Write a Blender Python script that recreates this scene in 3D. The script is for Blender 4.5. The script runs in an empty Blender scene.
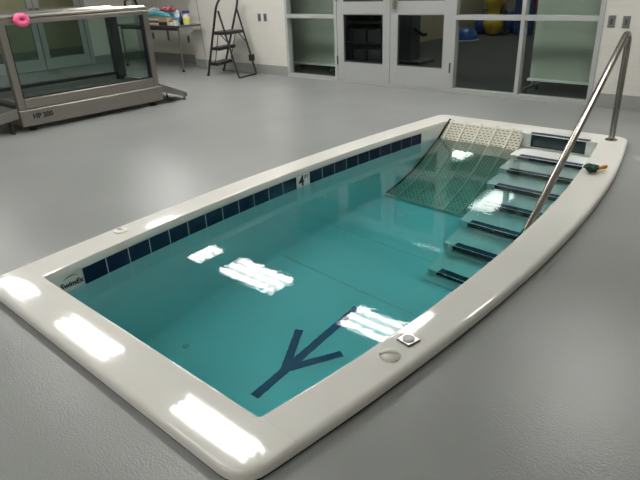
import bpy, bmesh, math, random
from mathutils import Vector, Matrix
random.seed(7)
C = bpy.context.scene.collection
FZ = -0.06            # room floor; z = 0 is the top of the pool coping
WZ = -0.155           # water level
BZ = -1.27            # pool bottom
CH = 2.65             # ceiling
WY = 7.08             # glazed wall

# ------------------------------------------------------------------ materials
def nt(name):
    m = bpy.data.materials.new(name); m.use_nodes = True
    return m, m.node_tree, m.node_tree.nodes['Principled BSDF']
def pbr(name, col, rough=.5, metal=0., bump=0., bscale=60., var=0., vscale=4., coat=0., spec=.5, detail=4.):
    m, t, b = nt(name)
    b.inputs['Base Color'].default_value = (*col, 1)
    b.inputs['Roughness'].default_value = rough
    b.inputs['Metallic'].default_value = metal
    b.inputs['Specular IOR Level'].default_value = spec
    b.inputs['Coat Weight'].default_value = coat
    b.inputs['Coat Roughness'].default_value = .06
    tc = t.nodes.new('ShaderNodeTexCoord')
    if var > 0:
        n = t.nodes.new('ShaderNodeTexNoise'); n.inputs['Scale'].default_value = vscale; n.inputs['Detail'].default_value = 6
        t.links.new(tc.outputs['Object'], n.inputs['Vector'])
        r = t.nodes.new('ShaderNodeValToRGB')
        r.color_ramp.elements[0].position = .3; r.color_ramp.elements[1].position = .7
        r.color_ramp.elements[0].color = (*[c*(1-var) for c in col], 1)
        r.color_ramp.elements[1].color = (*[min(1, c*(1+var)) for c in col], 1)
        t.links.new(n.outputs['Fac'], r.inputs['Fac']); t.links.new(r.outputs['Color'], b.inputs['Base Color'])
    if bump > 0:
        n = t.nodes.new('ShaderNodeTexNoise'); n.inputs['Scale'].default_value = bscale; n.inputs['Detail'].default_value = detail
        t.links.new(tc.outputs['Object'], n.inputs['Vector'])
        bp = t.nodes.new('ShaderNodeBump'); bp.inputs['Strength'].default_value = bump; bp.inputs['Distance'].default_value = .01
        t.links.new(n.outputs['Fac'], bp.inputs['Height']); t.links.new(bp.outputs['Normal'], b.inputs['Normal'])
    return m
def emis(name, col, s):
    m, t, b = nt(name)
    b.inputs['Base Color'].default_value = (.8, .8, .8, 1)
    b.inputs['Emission Color'].default_value = (*col, 1); b.inputs['Emission Strength'].default_value = s
    return m
def glass_mat(name, tint, refl=.12):
    # thin architectural pane: clear with a Fresnel reflection
    m, t, b = nt(name); t.nodes.remove(b)
    out = t.nodes['Material Output']
    tr = t.nodes.new('ShaderNodeBsdfTransparent'); tr.inputs['Color'].default_value = (*tint, 1)
    gl = t.nodes.new('ShaderNodeBsdfGlossy'); gl.inputs['Roughness'].default_value = .01; gl.inputs['Color'].default_value = (.9, .95, .95, 1)
    lw = t.nodes.new('ShaderNodeLayerWeight'); lw.inputs['Blend'].default_value = .5
    pw = t.nodes.new('ShaderNodeMath'); pw.operation = 'POWER'; pw.inputs[1].default_value = 5
    fr = t.nodes.new('ShaderNodeMath'); fr.operation = 'MULTIPLY_ADD'; fr.inputs[1].default_value = .95; fr.inputs[2].default_value = .015
    t.links.new(lw.outputs['Facing'], pw.inputs[0]); t.links.new(pw.outputs[0], fr.inputs[0])
    mx = t.nodes.new('ShaderNodeMixShader')
    t.links.new(fr.outputs[0], mx.inputs['Fac']); t.links.new(tr.outputs[0], mx.inputs[1]); t.links.new(gl.outputs[0], mx.inputs[2])
    t.links.new(mx.outputs[0], out.inputs['Surface'])
    return m

def water_mat():
    m, t, b = nt('pool_water'); t.nodes.remove(b)
    out = t.nodes['Material Output']
    g = t.nodes.new('ShaderNodeBsdfGlass'); g.inputs['IOR'].default_value = 1.33; g.inputs['Roughness'].default_value = 0.0
    g.inputs['Color'].default_value = (1, 1, 1, 1)
    tc = t.nodes.new('ShaderNodeTexCoord')
    n = t.nodes.new('ShaderNodeTexNoise'); n.inputs['Scale'].default_value = 26; n.inputs['Detail'].default_value = 3
    t.links.new(tc.outputs['Object'], n.inputs['Vector'])
    n2 = t.nodes.new('ShaderNodeTexNoise'); n2.inputs['Scale'].default_value = 1.3; n2.inputs['Detail'].default_value = 2
    t.links.new(tc.outputs['Object'], n2.inputs['Vector'])
    mu = t.nodes.new('ShaderNodeMath'); mu.operation = 'MULTIPLY'
    t.links.new(n.outputs['Fac'], mu.inputs[0]); t.links.new(n2.outputs['Fac'], mu.inputs[1])
    bp = t.nodes.new('ShaderNodeBump'); bp.inputs['Strength'].default_value = .05; bp.inputs['Distance'].default_value = .01
    t.links.new(mu.outputs[0], bp.inputs['Height']); t.links.new(bp.outputs['Normal'], g.inputs['Normal'])
    t.links.new(g.outputs[0], out.inputs['Surface'])
    v = t.nodes.new('ShaderNodeVolumeAbsorption'); v.inputs['Density'].default_value = 1.0
    v.inputs['Color'].default_value = (1-.50, 1-.045, 1-.03, 1)
    t.links.new(v.outputs[0], out.inputs['Volume'])
    return m

def brick_mat(name, col, rough, bw, rh, mortar, mcol, bump=.3, coord='Object', rot=None, offset=.5):
    m, t, b = nt(name)
    tc = t.nodes.new('ShaderNodeTexCoord')
    br = t.nodes.new('ShaderNodeTexBrick')
    br.inputs['Color1'].default_value = (*col, 1); br.inputs['Color2'].default_value = (*[c*.97 for c in col], 1)
    br.inputs['Mortar'].default_value = (*mcol, 1); br.inputs['Scale'].default_value = 1
    br.inputs['Mortar Size'].default_value = mortar; br.inputs['Brick Width'].default_value = bw; br.inputs['Row Height'].default_value = rh
    br.offset = offset; br.inputs['Mortar Smooth'].default_value = .15; br.inputs['Bias'].default_value = 0
    if rot is not None:
        mp = t.nodes.new('ShaderNodeMapping'); mp.inputs['Rotation'].default_value = rot
        t.links.new(tc.outputs[coord], mp.inputs['Vector']); t.links.new(mp.outputs[0], br.inputs['Vector'])
    else:
        t.links.new(tc.outputs[coord], br.inputs['Vector'])
    t.links.new(br.outputs['Color'], b.inputs['Base Color'])
    b.inputs['Roughness'].default_value = rough
    bp = t.nodes.new('ShaderNodeBump'); bp.inputs['Strength'].default_value = bump; bp.inputs['Distance'].default_value = .003; bp.invert = True
    t.links.new(br.outputs['Fac'], bp.inputs['Height']); t.links.new(bp.outputs['Normal'], b.inputs['Normal'])
    return m

def floor_mat():
    m, t, b = nt('grey_epoxy_floor')
    tc = t.nodes.new('ShaderNodeTexCoord')
    n = t.nodes.new('ShaderNodeTexNoise'); n.inputs['Scale'].default_value = 1.1; n.inputs['Detail'].default_value = 8
    t.links.new(tc.outputs['Object'], n.inputs['Vector'])
    r = t.nodes.new('ShaderNodeValToRGB')
    r.color_ramp.elements[0].position = .3; r.color_ramp.elements[0].color = (.245, .25, .245, 1)
    r.color_ramp.elements[1].position = .7; r.color_ramp.elements[1].color = (.272, .277, .272, 1)
    t.links.new(n.outputs['Fac'], r.inputs['Fac']); t.links.new(r.outputs['Color'], b.inputs['Base Color'])
    b.inputs['Roughness'].default_value = .25; b.inputs['Specular IOR Level'].default_value = .42
    s = t.nodes.new('ShaderNodeTexNoise'); s.inputs['Scale'].default_value = 120; s.inputs['Detail'].default_value = 3
    t.links.new(tc.outputs['Object'], s.inputs['Vector'])
    bp = t.nodes.new('ShaderNodeBump'); bp.inputs['Strength'].default_value = .15; bp.inputs['Distance'].default_value = .01
    t.links.new(s.outputs['Fac'], bp.inputs['Height']); t.links.new(bp.outputs['Normal'], b.inputs['Normal'])
    return m

M = {}
M['floor'] = floor_mat()
M['gel'] = pbr('white_gelcoat', (.72, .705, .66), .06, bump=.015, bscale=14)
M['basin'] = pbr('basin_gelcoat', (.68, .71, .68), .35)
M['liner'] = pbr('teal_white_liner', (.46, .665, .675), .3)
M['blue_tile'] = pbr('navy_glazed_tile', (.005, .010, .040), .12)
M['seamc'] = pbr('seam_caulk', (.62, .60, .53), .4)
M['grout'] = pbr('grout_white', (.55, .57, .53), .6)
M['navy'] = pbr('navy_stripe', (.006, .026, .115), .4)
M['navy_strip'] = pbr('navy_nosing_grip', (.007, .018, .075), .6)
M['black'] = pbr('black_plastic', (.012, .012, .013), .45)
M['blackmetal'] = pbr('black_powder_coat', (.012, .012, .013), .35)
M['darkgrey'] = pbr('dark_grey', (.05, .053, .055), .5)
M['shadowbox'] = pbr('dark_riser_shade', (.012, .03, .033), .2)
M['steel'] = pbr('brushed_stainless_steel', (.50, .48, .44), .28, 1., bump=.02, bscale=90)
M['chrome'] = pbr('polished_steel_rail', (.34, .315, .285), .2, 1.)
M['chromedark'] = pbr('black_chrome', (.12, .12, .12), .2, 1.)
M['wall'] = brick_mat('painted_block_wall', (.56, .545, .50), .45, .405, .205, .004, (.52, .505, .46), .12, rot=(math.radians(90), 0, 0))
M['wall_plain'] = pbr('painted_wall', (.66, .64, .58), .5, var=.02)
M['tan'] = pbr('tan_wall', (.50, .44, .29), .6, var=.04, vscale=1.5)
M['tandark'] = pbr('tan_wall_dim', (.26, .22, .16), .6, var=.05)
M['base'] = pbr('grey_vinyl_base', (.25, .25, .24), .4)
M['ceil'] = brick_mat('ceiling_tiles', (.74, .74, .71), .8, 1.22, .61, .012, (.6, .6, .58), .2, offset=0)
M['alu'] = pbr('painted_grey_frame', (.345, .355, .345), .42)
M['glass'] = glass_mat('clear_pane', (.86, .91, .89))
M['tankglass'] = glass_mat('tinted_tank_pane', (.80, .87, .85))
M['carpet'] = pbr('charcoal_carpet', (.055, .055, .052), .95, bump=.3, bscale=200, var=.15, vscale=40)
def tube_light(name, col, s):
    m = emis(name, col, s); t = m.node_tree; b = t.nodes['Principled BSDF']
    tc = t.nodes.new('ShaderNodeTexCoord'); sp = t.nodes.new('ShaderNodeSeparateXYZ'); t.links.new(tc.outputs['Generated'], sp.inputs[0])
    a = t.nodes.new('ShaderNodeMath'); a.operation = 'MULTIPLY'; a.inputs[1].default_value = 2*math.pi*3; t.links.new(sp.outputs['Y'], a.inputs[0])
    c = t.nodes.new('ShaderNodeMath'); c.operation = 'COSINE'; t.links.new(a.outputs[0], c.inputs[0])
    d = t.nodes.new('ShaderNodeMath'); d.operation = 'MULTIPLY_ADD'; d.inputs[1].default_value = -.8*s; d.inputs[2].default_value = s; t.links.new(c.outputs[0], d.inputs[0])
    t.links.new(d.outputs[0], b.inputs['Emission Strength']); return m
M['light'] = tube_light('light_diffuser', (1., .985, .95), 19)
M['rear_fill'] = tube_light('rear_fill_diffuser', (1., .985, .95), 13)
M['light_bright'] = tube_light('bright_light_diffuser', (1., .985, .95), 25)
M['gymlight'] = emis('gym_light_diffuser', (1., .985, .95), 9)
M['white'] = pbr('white_plastic', (.75, .75, .73), .4)
M['wplate'] = pbr('steel_wall_plate', (.16, .165, .17), .35, .3)
M['cream'] = pbr('cream_fitting', (.74, .71, .65), .5)
M['pink'] = pbr('pink_foam', (.85, .12, .28), .6, bump=.15, bscale=30)
M['gauge'] = pbr('grey_fabric', (.3, .3, .3), .8)
def colm(n, c, r=.6, **k): return pbr(n, c, r, **k)
M['water'] = water_mat()

def grid_mat():
    m, t, b = nt('perforated_grille')
    tc = t.nodes.new('ShaderNodeTexCoord')
    br = t.nodes.new('ShaderNodeTexBrick')
    br.inputs['Color1'].default_value = (.12, .12, .085, 1); br.inputs['Color2'].default_value = (.16, .155, .11, 1)
    br.inputs['Mortar'].default_value = (.43, .415, .325, 1); br.inputs['Scale'].default_value = 1
    br.inputs['Mortar Size'].default_value = .0085; br.inputs['Brick Width'].default_value = .046; br.inputs['Row Height'].default_value = .030
    br.inputs['Mortar Smooth'].default_value = .1; br.offset = .5
    t.links.new(tc.outputs['UV'], br.inputs['Vector']); t.links.new(br.outputs['Color'], b.inputs['Base Color'])
    b.inputs['Roughness'].default_value = .5
    bp = t.nodes.new('ShaderNodeBump'); bp.inputs['Strength'].default_value = .5; bp.inputs['Distance'].default_value = .004
    t.links.new(br.outputs['Fac'], bp.inputs['Height']); t.links.new(bp.outputs['Normal'], b.inputs['Normal'])
    return m
M['grid'] = grid_mat()

# ------------------------------------------------------------------ helpers
def obj(name, bm, mat, parent=None, smooth=False, bevel=0.):
    me = bpy.data.meshes.new(name)
    bmesh.ops.recalc_face_normals(bm, faces=bm.faces)
    bm.to_mesh(me); bm.free()
    me.materials.append(mat)
    if smooth:
        for p in me.polygons: p.use_smooth = True
        try: me.set_sharp_from_angle(angle=math.radians(40))
        except Exception: pass
    o = bpy.data.objects.new(name, me); C.objects.link(o)
    if parent is not None:
        o.parent = parent
        o.matrix_parent_inverse = parent.matrix_basis.inverted()
    if bevel:
        md = o.modifiers.new('bevel', 'BEVEL'); md.width = bevel; md.segments = 2; md.limit_method = 'ANGLE'
        md.harden_normals = False
    return o
def tag(o, label, cat, group=None, kind=None):
    if label: o['label'] = label
    if cat: o['category'] = cat
    if group: o['group'] = group
    if kind: o['kind'] = kind
    return o
def thing(name, label, cat, loc, group=None):
    o = bpy.data.objects.new(name, None); C.objects.link(o); o.location = loc; o.empty_display_size = .1
    return tag(o, label, cat, group)
def struct(name, bm, mat, label=None, parent=None, **k):
    o = obj(name, bm, mat, parent, **k)
    if parent is None: o['kind'] = 'structure'
    if label: o['label'] = label
    return o
def B(): return bmesh.new()
def box(bm, x0, x1, y0, y1, z0, z1, mat=None):
    vs = [bm.verts.new(p) for p in ((x0,y0,z0),(x1,y0,z0),(x1,y1,z0),(x0,y1,z0),(x0,y0,z1),(x1,y0,z1),(x1,y1,z1),(x0,y1,z1))]
    if mat is not None:
        for v in vs: v.co = mat @ v.co
    for f in ((0,3,2,1),(4,5,6,7),(0,1,5,4),(1,2,6,5),(2,3,7,6),(3,0,4,7)): bm.faces.new([vs[i] for i in f])
    return bm
def tube(bm, pts, r, n=14, closed=False, cap=True, ry=None):
    pts = [Vector(p) for p in pts]; rings = []
    N = len(pts); up = None
    for i, p in enumerate(pts):
        if closed: d = pts[(i+1) % N] - pts[i-1]
        else: d = pts[min(i+1, N-1)] - pts[max(i-1, 0)]
        d.normalize()
        if up is None:
            up = Vector((0, 0, 1)) if abs(d.z) < .9 else Vector((1, 0, 0))
        s = d.cross(up).normalized(); up = s.cross(d).normalized()
        rr = r[i] if isinstance(r, (list, tuple)) else r
        r2 = rr if ry is None else ry
        rings.append([bm.verts.new(p + s*math.cos(a)*rr + up*math.sin(a)*r2) for a in [2*math.pi*k/n for k in range(n)]])
    M_ = N if closed else N-1
    for i in range(M_):
        a, b = rings[i], rings[(i+1) % N]
        for k in range(n): bm.faces.new((a[k], a[(k+1) % n], b[(k+1) % n], b[k]))
    if cap and not closed:
        bm.faces.new(rings[0][::-1]); bm.faces.new(rings[-1])
    return bm
def smooth_path(pts, r=.08, k=6):
    pts = [Vector(p) for p in pts]; out = [pts[0]]
    for i in range(1, len(pts)-1):
        a = (pts[i-1]-pts[i]); b = (pts[i+1]-pts[i]); ra = min(r, a.length*.45); rb = min(r, b.length*.45)
        p0 = pts[i]+a.normalized()*ra; p2 = pts[i]+b.normalized()*rb
        for j in range(k+1):
            t = j/k; out.append(p0*(1-t)**2 + pts[i]*2*t*(1-t) + p2*t*t)
    out.append(pts[-1]); return out
def lathe(bm, prof, loc, n=24, mat=None):
    rings = []
    for r, z in prof:
        rings.append([bm.verts.new((r*math.cos(2*math.pi*k/n), r*math.sin(2*math.pi*k/n), z)) for k in range(n)])
    for a, b in zip(rings, rings[1:]):
        for k in range(n): bm.faces.new((a[k], a[(k+1) % n], b[(k+1) % n], b[k]))
    bm.faces.new(rings[0][::-1]); bm.faces.new(rings[-1])
    T = Matrix.Translation(Vector(loc)) @ (mat if mat is not None else Matrix())
    vs = [v for r in rings for v in r]
    for v in vs: v.co = T @ v.co
    return bm
def prism(bm, poly, z0, z1):
    a = [bm.verts.new((x, y, z0)) for x, y in poly]; b = [bm.verts.new((x, y, z1)) for x, y in poly]
    bm.faces.new(a[::-1]); bm.faces.new(b); n = len(a)
    for i in range(n): bm.faces.new((a[i], a[(i+1) % n], b[(i+1) % n], b[i]))
    return bm
def blob(bm, loc, sx, sy, sz, sub=3, amp=.12, seed=0, freq=1.):
    from mathutils import noise
    g = bmesh.ops.create_icosphere(bm, subdivisions=sub, radius=1)
    for v in g['verts']:
        n = noise.noise(v.co*1.7*freq + Vector((seed*3.1, seed*1.7, 0)))
        v.co = Vector((v.co.x*sx, v.co.y*sy, v.co.z*sz)) * (1 + amp*n*2)
        v.co += Vector(loc)
    return bm
def text_mesh(name, body, mat, parent, M4, size, extrude=.0006, bold=0., shear=0.):
    cu = bpy.data.curves.new(name, 'FONT'); cu.body = body; cu.size = size; cu.extrude = extrude; cu.offset = bold; cu.shear = shear
    cu.align_x = 'CENTER'; cu.align_y = 'CENTER'
    tmp = bpy.data.objects.new('tmp', cu); C.objects.link(tmp)
    bpy.context.view_layer.update()
    dg = bpy.context.evaluated_depsgraph_get()
    me = bpy.data.meshes.new_from_object(tmp.evaluated_get(dg))
    me.transform(M4)
    bpy.data.objects.remove(tmp)
    me.materials.clear(); me.materials.append(mat)
    o = bpy.data.objects.new(name, me); C.objects.link(o)
    if parent is not None:
        o.parent = parent; o.matrix_parent_inverse = parent.matrix_basis.inverted()
    return o
def frame4(origin, xdir, ydir):
    x = Vector(xdir).normalized(); y = Vector(ydir); y = (y - x*y.dot(x)).normalized(); z = x.cross(y)
    m = Matrix((x, y, z)).transposed().to_4x4(); m.translation = Vector(origin); return m

# ------------------------------------------------------------------ pool outline
Y0I, Y1I, Y0O, Y1O = .983, 5.35, .748, 5.607
def P3(c, y):
    t = y-3.2; v = 0
    for a in c: v = v*t + a
    return v
Li = lambda y: P3((.0314, .0002, -3.0993), y)
Ri = lambda y: P3((.0025, -.0369, -.0605, -1.1506), y)
Lo = lambda y: P3((.0254, -.0017, -3.3211), y)
Ro = lambda y: P3((-.0004, -.039, -.0367, -.9267), y)
def loop(L, R, y0, y1, d, r, N=28, K=7):
    """closed outline; d > 0 grows it outward; r corner radius"""
    y0 -= d; y1 += d; r = max(.002, r + d)
    l = lambda y: L(y) - d
    rr = lambda y: R(y) + d
    out = []
    def corner(p, a, b):
        for j in range(K+1):
            t = j/K
            out.append((a[0]*(1-t)**2 + p[0]*2*t*(1-t) + b[0]*t*t, a[1]*(1-t)**2 + p[1]*2*t*(1-t) + b[1]*t*t))
    # left side, near -> far
    for i in range(N+1):
        y = y0+r + (y1-y0-2*r)*i/N; out.append((l(y), y))
    corner((l(y1), y1), (l(y1-r), y1-r), (l(y1)+r, y1))
    M_ = 10
    xa, xb = l(y1)+r, rr(y1)-r
    for i in range(1, M_): out.append((xa+(xb-xa)*i/M_, y1))
    corner((rr(y1), y1), (rr(y1)-r, y1), (rr(y1-r), y1-r))
    for i in range(N+1):
        y = y1-r - (y1-y0-2*r)*i/N; out.append((rr(y), y))
    corner((rr(y0), y0), (rr(y0+r), y0+r), (rr(y0)-r, y0))
    xa, xb = rr(y0)-r, l(y0)+r
    for i in range(1, M_): out.append((xa+(xb-xa)*i/M_, y0))
    corner((l(y0), y0), (l(y0)+r, y0), (l(y0+r), y0+r))
    return out
inner = lambda d: loop(Li, Ri, Y0I, Y1I, d, .012)
outer = lambda d: loop(Lo, Ro, Y0O, Y1O, d, .11)
def loft(bm, loops, closed=False):
    rings = [[bm.verts.new((x, y, z)) for x, y in lp] for lp, z in loops]
    pairs = list(zip(rings, rings[1:])) + ([(rings[-1], rings[0])] if closed else [])
    for a, b in pairs:
        n = len(a)
        for k in range(n): bm.faces.new((a[k], a[(k+1) % n], b[(k+1) % n], b[k]))
    return rings

pool = thing('therapy_pool', 'white-rimmed sunken therapy pool with navy tile band, steps and grey floor around it', 'pool', (-2.1, .75, FZ))
# coping
bm = B()
loft(bm, [(inner(.03), -.05), (inner(0), -.05), (inner(0), -.008), (inner(.003), -.002), (inner(.010), 0), (inner(.014), 0), (outer(-.028), 0), (outer(-.022), -.0002),
          (outer(-.010), -.003), (outer(-.003), -.010), (outer(0), -.020), (outer(0), -.046), (outer(-.012), -.046)], closed=True)
obj('coping', bm, M['gel'], pool, smooth=True)
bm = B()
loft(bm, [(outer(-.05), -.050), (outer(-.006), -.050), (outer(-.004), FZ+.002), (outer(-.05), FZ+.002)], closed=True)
obj('edge_shade', bm, M['black'], pool)  # black strip under the coping stands for the shade of its overhang
# seams across the coping
bm = B()
for sx in (-1, 1):
    if sx < 0: a, b = (Lo(1.0)+.012, 1.005), (Li(.983)-.01, .990)
    else: a, b = (Ri(.983)+.01, .990), (Ro(1.0)-.012, .984)
    bm = B(); prism(bm, [(a[0], a[1]-.0025), (b[0], b[1]-.0025), (b[0], b[1]+.0025), (a[0], a[1]+.0025)], -.002, .0004)
    obj('coping_seam', bm, M['seamc'], pool)
# basin
bm = B()
rings = loft(bm, [(inner(.004), WZ-.004), (inner(.004), BZ+.05), (inner(-.02), BZ+.012), (inner(-.05), BZ)])
bm.faces.new(rings[-1])
basin = obj('basin', bm, M['liner'], pool, smooth=True)
bm = B(); loft(bm, [(inner(.004), -.046), (inner(.004), WZ-.004), (inner(.05), WZ-.004), (inner(.05), -.046)], closed=True)
obj('rim_band', bm, M['basin'], pool, smooth=True)
# floor seams in the basin
M['seam'] = pbr('basin_seam', (.42, .46, .43), .5)
for y in (2.875, 3.53):
    bm = B(); box(bm, Li(y)+.03, -1.62 if y < 3 else -1.86, y-.005, y+.005, BZ-.001, BZ+.0015)
    obj('floor_seam', bm, M['seam'], pool)
# tile band
TP = .1612; TY0 = 1.205; ZT, ZB = -.055, -.160
bm = B(); bg = B()
def wall_quad(bm, y0, y1, z0, z1, off, th=.004):
    xa, xb = Li(y0)-.004, Li(y1)-.004
    vs = [bm.verts.new(p) for p in ((xa+off, y0, z0), (xb+off, y1, z0), (xb+off, y1, z1), (xa+off, y0, z1), (xa-.002, y0, z0), (xb-.002, y1, z0), (xb-.002, y1, z1), (xa-.002, y0, z1))]
    for f in ((0,1,2,3),(7,6,5,4),(0,4,5,1),(1,5,6,2),(2,6,7,3),(3,7,4,0)): bm.faces.new([vs[i] for i in f])
for i in range(23):
    y = TY0 + i*TP
    if i == 12:
        tb = obj('tile_band', bm, M['blue_tile'], pool); tb['label'] = 'navy blue glazed tiles'; bm = B(); continue
    wall_quad(bm, y+.004, y+TP-.004, ZB, ZT, .006)
for i in range(23): wall_quad(bg, TY0+i*TP, TY0+(i+1)*TP, ZB-.002, ZT+.002, .003)
tb = obj('tile_band', bm, M['blue_tile'], pool); tb['label'] = 'navy blue glazed tiles'
obj('grout_band', bg, M['grout'], pool)
bm = B(); ym = TY0+12*TP; wall_quad(bm, ym+.003, ym+TP-.003, ZB, ZT, .006)
dm = obj('depth_marker', bm, M['white'], pool); dm['label'] = 'white tile marked 4 FT'
xm = Li(ym+.08)+.0035
mk = lambda yy, z: frame4((xm, yy, z), (0, 1, 0), (0, 0, 1))
text_mesh('lettering', '4', M['black'], dm, mk(ym+.058, -.108), .125, bold=.0035)
text_mesh('lettering', 'FT', M['black'], dm, mk(ym+.118, -.083), .045, bold=.001)
# logo
xl = Li(1.12)+.001
text_mesh('logo_lettering', 'SwimEx', M['black'], pool, frame4((xl+.001, 1.125, -.112), (-.04, 1, .0), (0, 0, 1)), .044, bold=.0012, shear=.2)
bm = B(); N = 10; a0 = [bm.verts.new((xl+.0015, 1.075+.10*i/N, -.083+.018*math.sin(math.pi*i/N*.8))) for i in range(N+1)]
a1 = [bm.verts.new((xl+.0015, 1.075+.10*i/N, -.083+.018*math.sin(math.pi*i/N*.8)+.006*math.sin(math.pi*(i+.3)/(N+.6)))) for i in range(N+1)]
for i in range(N): bm.faces.new((a0[i], a0[i+1], a1[i+1], a1[i]))
obj('logo_arc', bm, M['black'], pool)
# arrow on the pool floor
bm = B()
def stripe(a, b, w, z=0):
    a = Vector((*a, 0)); b = Vector((*b, 0)); d = (b-a).normalized(); s = Vector((-d.y, d.x, 0))*w/2
    prism(bm, [tuple((a+s)[:2]), tuple((a-s)[:2]), tuple((b-s)[:2]), tuple((b+s)[:2])], BZ+.0005, BZ+.003+z)
stripe((-2.085, 1.65), (-2.13, 2.70), .058)
stripe((-2.105, 1.93), (-2.290, 2.262), .055, .0005)
stripe((-2.105, 1.93), (-1.915, 2.262), .055, .001)
ar = obj('floor_arrow', bm, M['navy'], pool); ar['label'] = 'navy blue branching arrow'
bm = B(); lathe(bm, [(.022, 0), (.022, .003), (.012, .004)], (-2.753, 1.659, BZ+.0005)); obj('drain_screw', bm, M['seam'], pool)
for (y, z) in ((1.62, -.30), (1.52, -.30), (1.52, -.37)):
    bm = B(); lathe(bm, [(.022, 0), (.022, .004), (.014, .006)], (Li(y), y, z), mat=Matrix.Rotation(math.radians(90), 4, 'Y'))
    obj('wall_jet', bm, M['basin'], pool)

# grille at the far end
prof = [(5.375, -.004), (5.19, -.170), (5.10, -.36), (5.01, -.57), (4.90, -.78), (4.76, -.97), (4.58, -1.12), (4.345, -1.24)]
GXR = -2.10
bm = B(); uvl = bm.loops.layers.uv.new('UVMap')
s = 0; rows = []
NX = 10
for i, (y, z) in enumerate(prof):
    if i: s += math.hypot(y-prof[i-1][0], z-prof[i-1][1])
    yy = min(y, Y1I)
    xl_ = Li(yy)+.004; rows.append(([bm.verts.new((xl_+(GXR-xl_)*k/NX, y, z)) for k in range(NX+1)], s))
for (ra, sa), (rb, sb) in zip(rows, rows[1:]):
    for k in range(NX):
        f = bm.faces.new((ra[k], ra[k+1], rb[k+1], rb[k]))
        for lp in f.loops: lp[uvl].uv = (lp.vert.co.x, sa if lp.vert in ra else sb)
grille = obj('grille_panel', bm, M['grid'], pool)
md = grille.modifiers.new('thick', 'SOLIDIFY'); md.thickness = .02; md.offset = 0
grille['label'] = 'cream perforated grille panel'
M['rib'] = pbr('cream_rib', (.53, .52, .43), .4)
for k in range(5):
    xr = -2.905 + k*.168
    bm = B()
    for (a, b) in zip(prof, prof[1:]):
        d = Vector((0, b[0]-a[0], b[1]-a[1])).normalized(); n = Vector((0, d.z, -d.y));
        if n.z < 0: n = -n
        A = Vector((xr, a[0], a[1])); Bv = Vector((xr, b[0], b[1]))
        vs = []
        for P in (A-d*.002, Bv+d*.002):
            for sx, h in ((-.010, 0), (.010, 0), (.007, .022), (-.007, .022)): vs.append(bm.verts.new(P+Vector((sx, 0, 0))+n*h))
        for f in ((0,1,2,3),(7,6,5,4),(0,4,5,1),(1,5,6,2),(2,6,7,3),(3,7,4,0)): bm.faces.new([vs[i] for i in f])
    obj('rib', bm, M['rib'], grille)
bm = B()   # dark rubber gasket along the left edge of the grille
pth = [(Li(min(y, Y1I))+.012, y, z+.012) for y, z in prof]
tube(bm, pth, .013, 6)
obj('edge_gasket', bm, M['black'], grille, smooth=True)
bm = B()   # lip along the lower edge and the dark inlet behind it
box(bm, Li(4.38)+.01, GXR, 4.325, 4.35, -1.262, -1.205); obj('lower_lip', bm, M['rib'], grille)
# stair unit
def sk(k): return (-2.03+.026*k, 5.31-.281*k, -.150-.1625*(k-1) if k else 0)
stairs = B()
NS = 8
SE = .085      # left margin beyond the strip
def XR(y): return Ri(y)+.03
steps = []
for k in range(NS):
    x, y, z = sk(k); x0 = x-SE
    yb = y+.281+.03 if k else Y1I+.02     # back of the tread
    xb = x0-.026
    # tread slab
    prism(stairs, [(x0, y-.022), (XR(y), y-.022), (XR(min(yb, 5.36)), yb), (xb, yb)], z-.014, z-.002 if k else -.004)
    # riser frame below the nosing
    zb = z-(.150 if k == 0 else .1625 if k < NS-1 else .14)
    yr = y
    ml = .085 if k == 0 else .055
    prism(stairs, [(x0, yr), (x0+ml, yr), (x0+ml, yr+.02), (x0, yr+.02)], zb, z-.014)
    xr = XR(y)-.03
    xr -= (.03 if k == 0 else 0)
    prism(stairs, [(xr-.07, yr), (xr+.02, yr), (xr+.02, yr+.02), (xr-.07, yr+.02)], zb, z-.014)
    prism(stairs, [(x0+.055, yr), (xr-.07, yr), (xr-.07, yr+.02), (x0+.055, yr+.02)], zb, zb+.012)
stair_o = obj('stair_unit', stairs, M['basin'], pool); stair_o['label'] = 'white moulded steps'
md = stair_o.modifiers.new('bevel', 'BEVEL'); md.width = .005; md.segments = 2; md.limit_method = 'ANGLE'
# side panel (stringer) with stepped outline, skewed with the stairs
bm = B(); outl = []
for k in range(NS):
    x, y, z = sk(k); outl.append((y+.281 if k else 5.36, z-.003)); outl.append((y-.02, z-.003))
outl += [(sk(NS-1)[1]-.02, BZ+.001), (4.0, BZ+.001), (5.36, BZ+.001)]
def xs(y): return -2.03-SE+.026*(5.31-y)/.281
for sgn in (0, 1):
    pass
va = [bm.verts.new((xs(y)-.004, y, z)) for y, z in outl]; vb = [bm.verts.new((xs(y)+.014, y, z)) for y, z in outl]
bm.faces.new(va); bm.faces.new(vb[::-1]); n = len(va)
for i in range(n): bm.faces.new((va[i], va[(i+1) % n], vb[(i+1) % n], vb[i]))
obj('side_panel', bm, M['basin'], stair_o)
bm = B(); prism(bm, [(xs(3.3)-.02, 3.27), (Ri(3.2), 3.27), (Ri(3.4), 3.42), (xs(3.4)-.02, 3.42)], BZ+.001, BZ+.03)
obj('stair_foot', bm, M['basin'], stair_o, bevel=.008)
for k in range(NS):
    x, y, z = sk(k)
    xr = min(XR(y)-.10, -1.40 if k < 2 else -1.30)
    bm = B(); box(bm, x, xr, y-.018, y+.036, z-.004, z+.0015 if k else .0005)
    o = obj('nosing_strip', bm, M['navy_strip'], stair_o)
    if k == 0: o['label'] = 'navy blue grip strip'
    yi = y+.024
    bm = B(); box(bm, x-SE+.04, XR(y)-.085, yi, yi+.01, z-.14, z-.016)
    obj('riser_shade', bm, M['shadowbox'], stair_o)  # flat dark panel stands in for the shade inside the riser opening
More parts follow.
